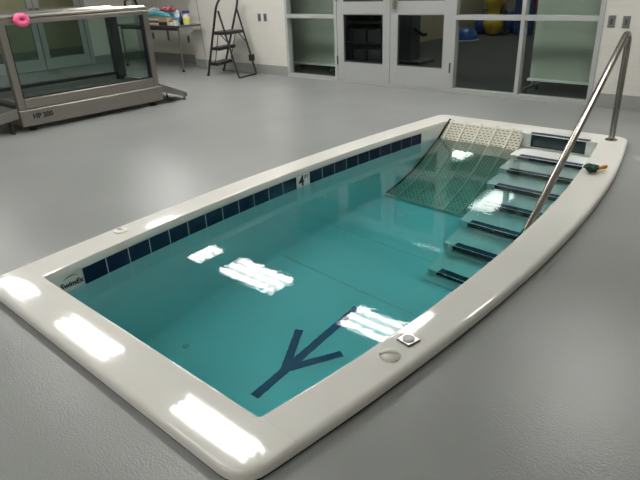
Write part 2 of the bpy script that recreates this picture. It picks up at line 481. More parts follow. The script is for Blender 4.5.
# filler between grille and stairs top
# fittings on the coping
def cap_fitting(x, y, lab):
    bm = B(); lathe(bm, [(.043, 0), (.043, .005), (.039, .011), (.028, .015), (.004, .016)], (x, y, .0002), 32)
    c = obj('deck_valve', bm, M['cream'], pool, smooth=True); c['label'] = lab
    bm = B(); pts = [(x+.026, y+.022, .016), (x+.006, y+.012, .019), (x-.012, y-.004, .019), (x-.034, y-.030, .014)]
    tube(bm, smooth_path(pts, .01, 3), .0075, 8); obj('valve_lever', bm, M['cream'], c, smooth=True)
cap_fitting(-1.066, 1.563, 'round off-white air control knob')
bm = B(); lathe(bm, [(.044, 0), (.044, .004), (.040, .008), (.024, .009)], (-3.164, 1.582, .0002), 32)
c = obj('deck_valve', bm, M['cream'], pool, smooth=True); c['label'] = 'round off-white cap'
bm = B(); tube(bm, [(-3.19, 1.575, .013), (-3.165, 1.59, .014), (-3.14, 1.585, .013)], .007, 8); obj('valve_lever', bm, M['cream'], c, smooth=True)
R20 = Matrix.Translation(Vector((-1.066, 1.700, 0))) @ Matrix.Rotation(math.radians(-12), 4, 'Z')
bm = B(); box(bm, -.036, .036, -.036, .036, .0003, .008, R20)
sqo = obj('control_button', bm, M['chromedark'], pool, bevel=.002); sqo['label'] = 'square chrome control button'
bm = B(); box(bm, -.033, .033, -.033, .033, .0082, .0095, R20); obj('face_plate', bm, M['chrome'], sqo)
bm = B(); lathe(bm, [(.026, 0), (.026, .003), (.022, .005), (.006, .0055)], (-1.066, 1.700, .0096), 28); obj('button_cap', bm, colm('button_grey', (.6, .6, .6), .55), sqo, smooth=True)

# water
bm = B()
rings = loft(bm, [(inner(.03), WZ), (inner(.03), BZ-.03)])
bm.faces.new(rings[0]); bm.faces.new(rings[-1])
w = obj('pool_water', bm, M['water']); tag(w, 'clear still teal water filling the sunken pool', 'water', kind='stuff')

# handrail
hr = thing('handrail', 'polished steel handrail sloping down beside the pool steps', 'handrail', (-1.345, 5.43, 0))
bm = B()
path = smooth_path([(-1.345, 5.43, -.03), (-1.352, 5.43, .86), (-1.352, 5.36, .925), (-1.275, 3.50, -.15), (-1.262, 3.18, -.335), (-1.262, 3.15, BZ+.004)], .10, 8)
tube(bm, path, .0265, 18)
obj('rail', bm, M['chrome'], hr, smooth=True)
bm = B(); lathe(bm, [(.052, 0), (.052, .006), (.030, .018)], (-1.345, 5.43, .0002), 28); obj('base_flange', bm, M['chrome'], hr, smooth=True)
bm = B(); lathe(bm, [(.045, 0), (.045, .006), (.028, .014)], (-1.262, 3.15, BZ+.0005), 28); obj('base_flange', bm, M['chrome'], hr, smooth=True)

# toy / brush on coping
toy = thing('pool_toy', 'small dark green and orange soft toy lying on the right coping', 'toy', (-1.16, 4.42, 0))
bm = B(); blob(bm, (-1.185, 4.385, .040), .050, .042, .028, 3, .30, 3, 1.6); blob(bm, (-1.215, 4.43, .034), .034, .030, .022, 3, .25, 5, 1.5)
obj('body', bm, colm('dark_green_plush', (.008, .055, .032), .8, bump=.3, bscale=80), toy, smooth=True)
bm = B(); tube(bm, [(-1.165, 4.42, .026), (-1.145, 4.455, .028), (-1.12, 4.50, .032), (-1.115, 4.515, .034)], [.017, .015, .017, .009], 12)
t_ = obj('handle', bm, colm('orange_plush', (.62, .27, .07), .8, bump=.2, bscale=80), toy, smooth=True); t_['label'] = 'orange stub'

# ------------------------------------------------------------------ room shell
XL, XRR, YB = -12.3, 1.6, -2.6
bm = B()
loft(bm, [(outer(-.03), FZ), (loop(lambda y: XL-.1, lambda y: XRR+.1, YB-.1, 7.19, 0, .002), FZ)])
fl = struct('floor', bm, M['floor'])
bm = B(); box(bm, XL-.1, -9.5, 7.19, 7.62, FZ-.05, FZ); struct('floor_alcove', bm, M['floor'])
bm = B(); box(bm, XL-.1, XRR+.1, YB-.1, 7.62, CH, CH+.08); struct('ceiling', bm, M['ceil'])
# glazed wall: solid pieces
PX = -9.6
bm = B(); box(bm, PX, -7.03, WY, WY+.14, FZ, CH); struct('wall_back_left', bm, M['wall'])
bm = B(); box(bm, -2.05, XRR+.1, WY, WY+.14, FZ, CH); struct('wall_back_right', bm, M['wall'])
bm = B(); box(bm, PX, PX+.14, WY+.14, 7.62, FZ, CH); struct('wall_partition', bm, M['wall_plain'])
bm = B(); box(bm, XL-.1, PX, 7.50, 7.62, FZ, CH); struct('wall_alcove', bm, M['wall'])
bm = B(); box(bm, XRR, XRR+.1, YB, WY, FZ, CH); struct('wall_right', bm, M['wall_plain'])
bm = B(); box(bm, XL, XRR+.1, YB-.1, YB, FZ, CH); struct('wall_rear', bm, M['wall_plain'])
# left wall with a glazed door opening y 4.3..6.33
bm = B(); box(bm, XL-.12, XL, YB-.1, 4.05, FZ, CH); box(bm, XL-.12, XL, 6.36, 7.5, FZ, CH); box(bm, XL-.12, XL, 4.05, 6.36, 2.2, CH)
struct('wall_left', bm, M['wall_plain'])
def baseb(name, x0, x1, y0, y1):
    bm = B(); box(bm, x0, x1, y0, y1, FZ, .10); struct(name, bm, M['base'])
baseb('baseboard_back', PX, -7.03, WY-.008, WY)
baseb('baseboard_back_right', -2.05, XRR, WY-.008, WY)
baseb('baseboard_alcove', XL, PX, 7.492, 7.50)
baseb('baseboard_partition', PX-.008, PX, WY-.008, 7.492)
baseb('baseboard_left', XL, XL+.008, 6.36, 7.49)
baseb('baseboard_left_near', XL, XL+.008, YB, 4.05)
baseb('baseboard_right', XRR-.008, XRR, YB, WY-.01)

# windows in the back wall
def bars(bm, rects, y0, y1):
    for (x0, x1, z0, z1) in rects: box(bm, x0, x1, y0, y1, z0, z1)
FY0, FY1 = WY-.012, WY+.10
def window(name, xs_, zt):
    e = bpy.data.objects.new(name, None); C.objects.link(e); e.location = (xs_[0], WY, FZ); e['kind'] = 'structure'
    bm = B(); rc = []
    for i, x in enumerate(xs_):
        w_ = .05 if 0 < i < len(xs_)-1 else .055
        rc.append((x-w_/2, x+w_/2, FZ, CH))
    for a, b in zip(xs_, xs_[1:]):
        for z0, z1 in ((FZ, FZ+.055), (.875, .935), (2.12, 2.18), (CH-.05, CH)): rc.append((a+.025, b-.025, z0, z1))
    bars(bm, rc, FY0, FY1)
    obj('window_frame', bm, M['alu'], e, bevel=.003)
    for a, b in zip(xs_, xs_[1:]):
        for z0, z1 in ((FZ+.055, .875), (.935, 2.12), (2.18, CH-.05)):
            bm = B(); box(bm, a+.02, b-.02, WY+.06, WY+.066, z0, z1); obj('window_pane', bm, M['glass'], e)
    return e
window('window_1', [-7.0, -5.935], 2.6)
window('window_2', [-3.895, -2.97, -2.075], 2.6)
# transom above the doors
e = bpy.data.objects.new('window_3', None); C.objects.link(e); e.location = (-5, WY, 2.12); e['kind'] = 'structure'
bm = B(); bars(bm, [(-5.905, -3.925, 2.12, 2.18), (-5.905, -3.925, CH-.05, CH)], FY0, FY1); obj('window_frame', bm, M['alu'], e)
bm = B(); box(bm, -5.905, -3.925, WY+.06, WY+.066, 2.18, CH-.05); obj('window_pane', bm, M['glass'], e)
bm = B(); box(bm, -7.03, -2.05, WY-.014, WY+.1, FZ, FZ+.012); struct('trim_1', bm, M['alu'])
def glass_door(name, x0, x1, hinge_left):
    e = bpy.data.objects.new(name, None); C.objects.link(e); e.location = ((x0+x1)/2, WY, FZ); e['kind'] = 'structure'
    w_ = .125
    bm = B(); bars(bm, [(x0, x0+w_, FZ+.015, 2.115), (x1-w_, x1, FZ+.015, 2.115), (x0+w_, x1-w_, FZ+.015, .245), (x0+w_, x1-w_, .935, 1.11), (x0+w_, x1-w_, 1.98, 2.115)], WY-.006, WY+.04)
    obj('door_leaf', bm, M['alu'], e, bevel=.002)
    for z0, z1 in ((.245, .935), (1.11, 1.98)):
        bm = B(); box(bm, x0+w_-.01, x1-w_+.01, WY+.015, WY+.021, z0, z1); obj('door_pane', bm, M['glass'], e)
        bm = B()
        bars(bm, [(x0+w_, x0+w_+.012, z0, z1), (x1-w_-.012, x1-w_, z0, z1), (x0+w_, x1-w_, z0, z0+.012), (x0+w_, x1-w_, z1-.012, z1)], WY+.002, WY+.034)
        obj('glazing_bead', bm, M['darkgrey'], e)
    xh = x0+.0 if hinge_left else x1
    for z in (.20, 1.12, 1.95):
        bm = B(); tube(bm, [(xh, WY-.014, z), (xh, WY-.014, z+.13)], .011, 10); obj('hinge', bm, M['darkgrey'], e)
    return e
d1 = glass_door('door_1', -5.905, -4.922, True)
d2 = glass_door('door_2', -4.914, -3.925, False)
# pull handle on door 2
bm = B(); hx = -4.835
tube(bm, smooth_path([(hx, WY-.006, 1.30), (hx, WY-.07, 1.30), (hx, WY-.07, 1.015), (hx+.02, WY-.006, .99)], .03, 5), .011, 10)
obj('door_handle', bm, M['steel'], d2, smooth=True)
bm = B(); box(bm, hx-.025, hx+.03, WY-.012, WY-.004, 1.0, 1.34); obj('handle_plate', bm, M['steel'], d2)

# left wall doors (aluminium frame with tan room beyond)
def ldoor(name, y0, y1, with_lock):
    e = bpy.data.objects.new(name, None); C.objects.link(e); e.location = (XL, (y0+y1)/2, FZ); e['kind'] = 'structure'
    bm = B(); x0, x1 = XL-.05, XL+.0
    for a, b, c, d in ((y0, y0+.11, FZ+.01, 2.1), (y1-.11, y1, FZ+.01, 2.1), (y0+.11, y1-.11, FZ+.01, .17), (y0+.11, y1-.11, .98, 1.13), (y0+.11, y1-.11, 2.0, 2.1)):
        box(bm, x0, x1, a, b, c, d)
    obj('door_leaf', bm, M['alu'], e)
    for z0, z1 in ((.17, .98), (1.13, 2.0)):
        bm = B(); box(bm, XL-.03, XL-.024, y0+.10, y1-.10, z0, z1); obj('door_pane', bm, M['glass'], e)
    bm = B(); box(bm, XL+.001, XL+.02, y0+.02, y0+.085, 1.03, 1.14) if with_lock else box(bm, XL+.001, XL+.02, y1-.085, y1-.02, 1.03, 1.14)
    obj('lock_plate', bm, M['wplate'], e)
    if with_lock:
        bm = B(); lathe(bm, [(.02, 0), (.02, .02), (.012, .03)], (XL+.001, 5.60, 1.085), 16, Matrix.Rotation(math.radians(90), 4, 'Y')); obj('lock_knob', bm, M['black'], e)
ldoor('door_3', 4.15, 5.275, False)
ldoor('door_4', 5.295, 6.27, True)
bm = B()
for a, b, c, d in ((4.05, 4.145, FZ, 2.2), (6.275, 6.36, FZ, 2.2), (4.145, 6.275, 2.11, 2.2)): box(bm, XL-.12, XL+.02, a, b, c, d)
struct('trim_2', bm, M['alu'])
# hallway beyond
bm = B(); box(bm, -14.9, XL-.1, 2.5, 8.2, FZ-.05, FZ); struct('floor_hallway', bm, M['floor'])
bm = B(); box(bm, -15.0, -14.9, 2.5, 8.2, FZ, CH); box(bm, -14.9, XL-.12, 2.4, 2.5, FZ, CH); box(bm, -14.9, XL-.12, 8.2, 8.3, FZ, CH); struct('wall_hallway', bm, M['tan'])
bm = B(); box(bm, -15.0, XL-.12, 2.4, 8.3, CH, CH+.05); struct('ceiling_hallway', bm, M['ceil'])
bm = B(); box(bm, -14.9, -14.888, 2.5, 8.2, FZ, .12); struct('baseboard_hallway', bm, M['base'])

# gym beyond the glass
GX0, GX1, GY1 = -10.5, -0.6, 15.8
bm = B(); box(bm, GX0, GX1, WY+.14, GY1, FZ-.05, FZ-.002); struct('floor_gym', bm, M['carpet'])
bm = B(); box(bm, GX0-.1, GX1+.1, WY+.14, GY1+.1, CH+.05, CH+.12); struct('ceiling_gym', bm, colm('gym_ceiling', (.35, .35, .34), .8))
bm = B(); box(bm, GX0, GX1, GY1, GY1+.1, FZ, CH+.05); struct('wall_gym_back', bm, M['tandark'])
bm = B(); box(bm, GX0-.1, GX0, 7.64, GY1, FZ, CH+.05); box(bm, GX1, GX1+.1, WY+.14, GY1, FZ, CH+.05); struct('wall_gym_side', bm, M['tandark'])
bm = B(); box(bm, -8.0, -7.82, 11.6, GY1, FZ, CH+.05); struct('wall_gym_divider', bm, colm('gym_divider_tan', (.40, .35, .24), .6))

# ------------------------------------------------------------------ lights
def troffer(x0, x1, y0, y1, z, mat, label, group, cat='light'):
    t = thing('ceiling_light', label, cat, ((x0+x1)/2, (y0+y1)/2, z), group)
    f = .02
    bm = B()
    for a in ((x0-f, x1+f, y0-f, y0), (x0-f, x1+f, y1, y1+f), (x0-f, x0, y0, y1), (x1, x1+f, y0, y1)): box(bm, *a, z-.012, z)
    obj('fixture_frame', bm, M['white'], t)
    bm = B(); box(bm, x0, x1, y0, y1, z-.008, z-.001); obj('diffuser', bm, mat, t)
    return t
ROWS = [(2.19, 2.56), (5.0, 5.6), (-1.05, -.45)]  # last row is unseen, added behind the camera to brighten the near coping
COLS = [(-9.25, -8.0), (-6.92, -5.67), (-4.33, -3.08), (-1.75, -.50)]
for j, (y0, y1) in enumerate(ROWS):
    for i, (x0, x1) in enumerate(COLS):
        if (j == 0 and i == 3) or (j == 2 and i in (0, 1)): continue
        if j == 1 and i == 0: x0, x1 = -9.1, -7.45
        troffer(x0, x1, y0, y1, CH, M['light_bright'] if j == 0 and i else M['rear_fill'] if j == 2 else M['light'], 'rectangular fluorescent ceiling light panel over the pool room', 'pool room ceiling lights')
for (x0, x1, y0, y1) in ((-5.0, -4.5, 10.1, 11.35), (-5.0, -4.4, 7.95, 8.3), (-7.3, -6.8, 13.1, 14.3), (-3.4, -2.9, 14.4, 15.65)):
    troffer(x0, x1, y0, y1, CH+.05, M['gymlight'], 'ceiling light panel in the exercise room behind the glass', 'exercise room ceiling lights')
troffer(-14.0, -13.4, 4.6, 5.8, CH, M['gymlight'], 'ceiling light panel in the hallway behind the left doors', None)
# ------------------------------------------------------------------ underwater treadmill tank
tk = thing('treadmill_tank', 'steel framed aquatic treadmill tank with tinted panes and a ramp at each end', 'treadmill', (-7.33, 3.45, FZ))
TX0, TX1, TYA, TYB = -7.76, -6.87, 2.53, 4.40
M['steel2'] = pbr('satin_stainless_steel', (.31, .29, .265), .34, 1., bump=.02, bscale=60)
bm = B(); box(bm, TX0+.02, TX1+.03, TYA-.02, TYB+.02, .0, .19); obj('base_plinth', bm, M['steel2'], tk, bevel=.012)
bm = B(); box(bm, TX0+.02, TX1-.02, TYA, TYB, .19, .235); dk = obj('running_deck', bm, M['darkgrey'], tk); dk['label'] = 'dark treadmill belt deck'
for x, y in ((TX1-.04, TYA+.035), (TX1-.04, TYB-.035), (TX0+.04, TYA+.035), (TX0+.04, TYB-.035)):
    bm = B(); box(bm, x-.04, x+.04, y-.04, y+.04, .19, 1.15)
    back = x < -7.5
    obj('corner_post', bm, M['black'] if back else M['steel2'], tk, bevel=.01)
for x in (TX1-.04, TX0+.04):
    bm = B(); box(bm, x-.04, x+.04, TYA+.075, TYB-.075, .19, .31); obj('lower_rail', bm, M['steel2'], tk, bevel=.01)
    bm = B(); box(bm, x-.035, x+.035, TYA+.01, TYB-.01, 1.10, 1.155); obj('upper_rail', bm, M['steel2'], tk, bevel=.01)
    bm = B(); tube(bm, smooth_path([(x, TYA, 1.10), (x, TYA, 1.185), (x, TYB, 1.185), (x, TYB, 1.10)], .06, 6), .028, 14); obj('grab_rail', bm, M['steel'], tk, smooth=True)
for y in (TYA+.035, TYB-.035):
    bm = B(); box(bm, TX0+.08, TX1-.08, y-.03, y+.03, .19, .27); obj('end_sill', bm, M['steel2'], tk)
    bm = B(); box(bm, TX0+.08, TX1-.08, y-.03, y+.03, 1.10, 1.15); obj('end_header', bm, M['steel2'], tk)
def pane(x0, x1, y0, y1, nm='glass_pane'):
    bm = B(); box(bm, x0, x1, y0, y1, .27, 1.12); obj(nm, bm, M['tankglass'], tk)
pane(TX1-.045, TX1-.035, TYA+.07, TYB-.07); pane(TX0+.035, TX0+.045, TYA+.07, TYB-.07)
pane(TX0+.07, TX1-.07, TYB-.04, TYB-.03)
# black seals
for y in (TYB-.085, TYA+.078):
    bm = B(); box(bm, TX1-.075, TX1-.008, y-.008, y+.008, .31, 1.10); obj('rubber_seal', bm, M['black'], tk)
bm = B(); box(bm, TX0+.035, TX0+.13, TYB-.15, TYB-.02, .25, 1.10); ds = obj('door_edge', bm, M['black'], tk); ds['label'] = 'black edge of the tank door'
bm = B(); box(bm, TX1-.012, TX1-.004, TYA+.075, TYB-.075, .31, .325); obj('rubber_seal', bm, M['black'], tk)
bm = B(); box(bm, TX0+.0, TX0+.09, TYA+.07, TYB-.07, .31, .35); obj('rubber_seal', bm, M['black'], tk)
for x in (TX0+.12, TX1-.06):
    for y in (TYA+.12, TYB-.1):
        bm = B(); lathe(bm, [(.045, FZ+.001), (.045, FZ+.016), (.014, FZ+.022), (.014, .001)], (x, y, 0), 16); obj('levelling_foot', bm, M['black'], tk)
for sgn in (-1, 1):
    ya = TYB+.02 if sgn > 0 else TYA-.02
    L = .42 if sgn > 0 else .95
    yb = ya + sgn*L
    bm = B()
    vs = []
    for x in (TX0+.08, TX1-.03): vs.append([bm.verts.new(p) for p in ((x, ya, .185), (x, yb, FZ+.065), (x, yb, FZ+.045), (x, ya, .155))])
    a, b = vs
    for i in range(4): bm.faces.new((a[i], a[(i+1) % 4], b[(i+1) % 4], b[i]))
    bm.faces.new(a[::-1]); bm.faces.new(b)
    rp = obj('access_ramp', bm, M['darkgrey'], tk)
    for x in (TX0+.07, TX1-.04):
        bm = B(); vs = []
        for xx in (x, x+.03): vs.append([bm.verts.new(p) for p in ((xx, ya, .215), (xx, yb, FZ+.095), (xx, yb, FZ+.035), (xx, ya, .105))])
        a, b = vs
        for i in range(4): bm.faces.new((a[i], a[(i+1) % 4], b[(i+1) % 4], b[i]))
        bm.faces.new(a[::-1]); bm.faces.new(b)
        s_ = obj('ramp_side', bm, M['steel2'], rp); s_['label'] = 'steel ramp side'
        bm = B(); lathe(bm, [(.022, FZ+.001), (.022, FZ+.012), (.010, FZ+.02), (.010, FZ+.045)], (x+.015, yb-sgn*.04, 0), 12); obj('ramp_foot', bm, M['black'], rp)
        bm = B(); lathe(bm, [(.022, FZ+.001), (.022, FZ+.012), (.010, FZ+.02), (.010, .12)], (x+.015, ya+sgn*.10, 0), 12); obj('ramp_foot', bm, M['black'], rp)
text_mesh('lettering', 'HP 200', M['black'], tk, frame4((TX1+.0312, 2.765, .105), (0, 1, 0), (0, 0, 1)), .078, bold=.004)
bm = B(); tube(bm, smooth_path([(-7.30, TYB-.05, 1.15), (-7.30, TYB-.05, 1.28), (-7.30, TYB+.10, 1.30), (-7.30, TYB+.13, 1.20)], .05, 5), .018, 10)
obj('end_handle', bm, M['black'], tk, smooth=True)
bm = B(); box(bm, TX0+.08, TX1-.08, TYB-.085, TYB+.0, 1.155, 1.185); obj('end_cap', bm, M['steel2'], tk, bevel=.006)
# pink foam ring
bm = B(); rp_ = [( -6.838+.0*math.cos(t), 2.780+.056*math.cos(t), 1.145+.040*math.sin(t)) for t in [2*math.pi*i/28 for i in range(28)]]
tube(bm, rp_, .034, 14, closed=True, ry=.034)
dn = obj('foam_ring', bm, M['pink'], smooth=True); tag(dn, 'small pink foam ring hanging on the front top rail of the steel tank', 'foam ring')

# ------------------------------------------------------------------ step ladder
ld = thing('step_ladder', 'black folding three-step ladder standing open in front of the back wall', 'ladder', (-8.1, 6.7, FZ))
YA_, YB_ = 6.43, 6.97
def lf(u, z):      # front rail, u = 0 left side .. 1 right side
    f0 = -8.41-.22*u; t0 = -7.98-.09*u
    return (f0 + (t0-f0)*(z-FZ)/1.16, YA_+(YB_-YA_)*u, z)
def lr(u, z):
    f0 = -7.585-.11*u; t0 = -7.97-.10*u
    return (f0 + (t0-f0)*(z-FZ)/1.08, YA_+.02+(YB_-YA_-.04)*u, z)
bm = B()
tube(bm, smooth_path([lf(0, FZ+.03), lf(0, 1.10), (-7.93, YA_+.06, 1.22), (-7.98, YB_-.06, 1.22), lf(1, 1.10), lf(1, FZ+.03)], .09, 6), .0195, 10)
obj('front_frame', bm, M['blackmetal'], ld, smooth=True)
bm = B()
tube(bm, smooth_path([lr(0, 1.02), lr(0, FZ+.02), lr(1, FZ+.02), lr(1, 1.02)], .03, 4), .0165, 10)
obj('rear_frame', bm, M['blackmetal'], ld, smooth=True)
for z, d in ((.69, .34), (.43, .22), (.17, .22)):
    a0, a1 = lf(.04, z), lf(.96, z)
    bm = B(); prism(bm, [(a0[0]-.03, a0[1]), (a0[0]-.03+d, a0[1]), (a1[0]-.03+d, a1[1]), (a1[0]-.03, a1[1])], z-.05, z); obj('step', bm, M['black'], ld, bevel=.008)
for u in (.03, .97):
    p = lf(u, .66); q = lr(u, .50)
    bm = B(); tube(bm, [(p[0]+.16, p[1], .655), q], .009, 8); obj('brace', bm, M['blackmetal'], ld)
    p2 = lf(u, .15)
    bm = B(); tube(bm, [(p[0]+.12, p[1], .655), (p2[0]+.14, p2[1], .14)], .008, 8); obj('brace', bm, M['blackmetal'], ld)
for u in (0, 1):
    bm = B(); tube(bm, [lf(u, FZ+.002), lf(u, FZ+.06)], [.026, .022], 12); obj('foot', bm, M['black'], ld)
p = lr(1, .22)
bm = B(); box(bm, p[0]-.04, p[0]+.04, p[1]-.04, p[1]+.04, .17, .28); obj('latch', bm, M['black'], ld, bevel=.012)

# ------------------------------------------------------------------ wall plates and cord
for x, y, z, h, lab in ((-7.645, WY, .88, .125, 'grey cover plate on the ladder wall, left of two'), (-7.50, WY, .88, .125, 'grey cover plate on the ladder wall, nearer the window'),
                  (-1.965, WY, .875, .125, 'grey cover plate beside the window behind the handrail, left of two'), (-1.815, WY, .87, .125, 'grey cover plate behind the top of the handrail, farther from the window'),
                  (-11.62, 7.5, .44, .14, 'dark cover plate low on the alcove wall beside the tank'), (-11.05, 7.5, .48, .24, 'tall dark cover plate in the middle of the alcove wall'),
                  (-10.33, 7.5, .41, .14, 'dark cover plate low on the alcove wall behind the table leg')):
    t = thing('wall_plate', lab, 'wall plate', (x, y, z))
    bm = B(); box(bm, x-.038, x+.038, y-.010, y-.0005, z-h/2, z+h/2); obj('plate', bm, M['wplate'], t, bevel=.003)
    bm = B(); box(bm, x-.012, x+.012, y-.014, y-.0102, z-.03, z+.03); obj('insert', bm, M['darkgrey'], t)
bm = B(); tube(bm, smooth_path([(-9.33, WY-.012, 2.0), (-9.33, WY-.012, 1.1), (-9.30, WY-.012, .6), (-9.26, WY-.012, .12), (-9.2, WY-.03, FZ+.01)], .1, 4), .008, 8)
tag(obj('power_cord', bm, M['gauge'], smooth=True), 'thin grey cord hanging down the wall left of the ladder', 'cord')

# ------------------------------------------------------------------ work table and things on it
tb_ = thing('work_table', 'long steel work table in the alcove holding towels and bottles', 'table', (-10.2, 6.65, FZ))
AX0, AX1, AY0, AY1, TZ = -11.3, -9.17, 6.46, 6.98, .765
bm = B(); box(bm, AX0, AX1, AY0, AY1, TZ-.035, TZ); obj('tabletop', bm, pbr('dark_steel_top', (.16, .155, .15), .3, .8), tb_, bevel=.004)
bm = B(); box(bm, AX0+.06, AX1-.06, AY0+.04, AY0+.055, TZ-.09, TZ-.035); obj('apron', bm, M['darkgrey'], tb_)
for x in (AX0+.08, AX1-.08):
    for y in (AY0+.05,):
        bm = B(); tube(bm, [(x, y, FZ+.04), (x, y, TZ-.035)], .017, 12); lg = obj('leg', bm, M['steel2'], tb_, smooth=True)
        bm = B(); lathe(bm, [(.026, FZ+.001), (.026, FZ+.035), (.016, FZ+.045)], (x, y, 0), 12); obj('leg_foot', bm, M['black'], lg)
def item(name, bm, col, label, cat, rough=.7, smooth=True, **k):
    return tag(obj(name, bm, colm('col_'+name, col, rough, bump=.1, bscale=40), smooth=smooth, **k), label, cat)
Z0 = TZ+.001
bm = B(); box(bm, -10.55, -9.93, 6.52, 6.90, Z0, Z0+.035); item('storage_tray', bm, (.55, .50, .38), 'flat cream tray at the bottom of the pile on the table', 'tray', smooth=False, bevel=.006)
bm = B(); box(bm, -10.50, -9.98, 6.54, 6.88, Z0+.036, Z0+.075); item('folded_mat', bm, (.09, .05, .045), 'dark brown folded mat on the cream tray', 'mat', smooth=False, bevel=.01)
bm = B(); box(bm, -10.47, -9.96, 6.54, 6.88, Z0+.076, Z0+.105); item('folded_blanket', bm, (.50, .46, .36), 'beige folded blanket under the turquoise cushion', 'blanket', smooth=False, bevel=.01)
bm = B(); pts = [(-10.55+.13*i, 6.68-.004*i, Z0+.155+.045*math.sin(i*.5)) for i in range(8)]
tube(bm, pts, [.03, .05, .055, .055, .055, .055, .05, .02], 12); item('foam_noodle', bm, (.10, .40, .50), 'thick turquoise foam roll lying bent over the pile on the table', 'foam roll')
bm = B(); pts = [(-9.98+.10*i, 6.87, Z0+.17-.007*i*i*.6) for i in range(6)]
tube(bm, pts, [.02, .04, .045, .045, .04, .02], 12); item('foam_noodle', bm, (.16, .42, .52), 'shorter turquoise foam roll behind the brown box', 'foam roll')
bm = B(); blob(bm, (-9.95, 6.82, Z0+.265), .22, .10, .050, 4, .22, 2, 2.2); item('crumpled_towel', bm, (.55, .20, .22), 'crumpled pink towel on top of the pile on the table', 'towel')
bm = B(); blob(bm, (-10.42, 6.84, Z0+.225), .15, .10, .07, 4, .2, 8, 2); item('crumpled_towel', bm, (.66, .64, .60), 'crumpled white towel at the tank end of the pile', 'towel')
bm = B(); box(bm, -9.84, -9.56, 6.50, 6.61, Z0+.06, Z0+.13); item('cardboard_box', bm, (.38, .26, .12), 'flat tan cardboard box on a black pouch', 'box', smooth=False, bevel=.004)
bm = B(); box(bm, -9.83, -9.58, 6.49, 6.66, Z0, Z0+.058); item('black_pouch', bm, (.02, .018, .02), 'black pouch under the tan cardboard box', 'pouch', smooth=False, bevel=.015)
def bottle(name, x, y, r, h, col, label, cap=(.75, .75, .75), caph=.04, lab=None, neck=.4):
    t = thing(name, label, 'bottle', (x, y, Z0))
    bm = B(); lathe(bm, [(r*.94, 0), (r, .006), (r, h*.68), (r*.8, h*.80), (r*neck, h*.88), (r*neck, h*.90)], (x, y, Z0), 20); obj('body', bm, colm('bottle_body', col, .25), t, smooth=True)
    bm = B(); lathe(bm, [(r*neck*1.25, h*.90), (r*neck*1.2, h*.90+caph)], (x, y, Z0+.0005), 16); obj('cap', bm, colm('bottle_cap', cap, .4), t)
    if lab:
        bm = B(); lathe(bm, [(r+.0015, h*.15), (r+.0015, h*.55)], (x, y, Z0), 20); obj('paper_label', bm, colm('bottle_label', lab, .5), t, smooth=True)
    return t
bottle('spray_bottle', -9.45, 6.68, .052, .24, (.45, .55, .60), 'pale bottle with a blue label standing behind the white tub', lab=(.10, .22, .45))
bottle('pump_bottle', -9.56, 6.76, .040, .20, (.50, .60, .66), 'pale blue bottle beside the brown box', cap=(.2, .5, .7))
bottle('black_bottle', -9.355, 6.68, .032, .19, (.015, .015, .018), 'small black bottle between the pale bottle and the jug', cap=(.01, .01, .01))
j = bottle('wipes_tub', -9.245, 6.72, .062, .22, (.62, .60, .55), 'cream tub with dark blue lid and yellow label at the table end', cap=(.03, .03, .20), caph=.045, lab=(.60, .55, .08), neck=.9)
t = thing('white_tub', 'short white open tub at the front of the table', 'tub', (-9.33, 6.53, Z0))
bm = B(); lathe(bm, [(.042, 0), (.052, .085), (.055, .088), (.048, .088), (.040, .01)], (-9.33, 6.53, Z0), 20); obj('body', bm, M['white'], t, smooth=True)
bm = B(); box(bm, -9.56, -9.42, 6.50, 6.58, Z0, Z0+.055); item('tissue_box', bm, (.72, .66, .62), 'small white box left of the white tub', 'box', smooth=False, bevel=.006)

# ------------------------------------------------------------------ exercise room things
def ball(name, x, y, r, col, label, ribs=False):
    bm = B(); n = 28; prof_ = [(max(.004, r*math.sin(math.pi*i/20)), -r*math.cos(math.pi*i/20)) for i in range(21)]
    lathe(bm, prof_, (x, y, FZ+r), n); return tag(obj(name, bm, colm('ball', col, .3), smooth=True), label, 'ball')
ball('exercise_ball', -7.36, 14.95, .235, (.012, .06, .24), 'small blue exercise ball on the floor under the red ball')
ball('exercise_ball', -6.74, 15.45, .28, (.015, .07, .28), 'large blue exercise ball beside the yellow peanut ball')
rk = thing('ball_rack', 'low dark rack behind the blue balls holding the red ball', 'rack', (-7.2, 15.42, FZ))
bm = B(); box(bm, -7.60, -7.05, 15.32, 15.72, .50, .53); obj('shelf', bm, M['darkgrey'], rk)
for x in (-7.57, -7.08):
    for y in (15.34, 15.70):
        bm = B(); tube(bm, [(x, y, FZ), (x, y, .50)], .018, 8); obj('leg', bm, M['darkgrey'], rk)
bm = B(); r = .21; lathe(bm, [(max(.004, r*math.sin(math.pi*i/20)), -r*math.cos(math.pi*i/20)) for i in range(21)], (-7.33, 15.52, .531+r), 26)
tag(obj('exercise_ball', bm, colm('red_ball', (.42, .03, .05), .35), smooth=True), 'red exercise ball on the rack left of the yellow one', 'ball')
bm = B(); pr = [(.004, 0)]
H = 1.15
for i in range(1, 32):
    z = H*i/32; pr.append((.20 + .055*math.cos(2*math.pi*(z/H)*2 - math.pi) if 2 < i < 30 else (.13 if i in (1, 31) else .17), z))
pr.append((.004, H)); lathe(bm, pr, (-6.93, 14.62, FZ), 26)
tag(obj('peanut_ball', bm, colm('yellow_ball', (.55, .38, .015), .35), smooth=True), 'tall yellow peanut-shaped exercise ball standing upright', 'ball')
bm = B(); box(bm, -6.55, -6.05, 15.0, 15.12, FZ, 1.5); tag(obj('exercise_mat', bm, colm('blue_mat', (.01, .035, .14), .6), bevel=.02), 'tall blue exercise mat leaning by the exercise room wall', 'mat')
bm = B(); box(bm, -5.98, -5.86, 14.9, 15.15, .52, 1.5); tag(obj('exercise_pad', bm, colm('red_mat', (.42, .04, .06), .6), bevel=.03), 'narrow red pad beside the blue mat', 'pad')
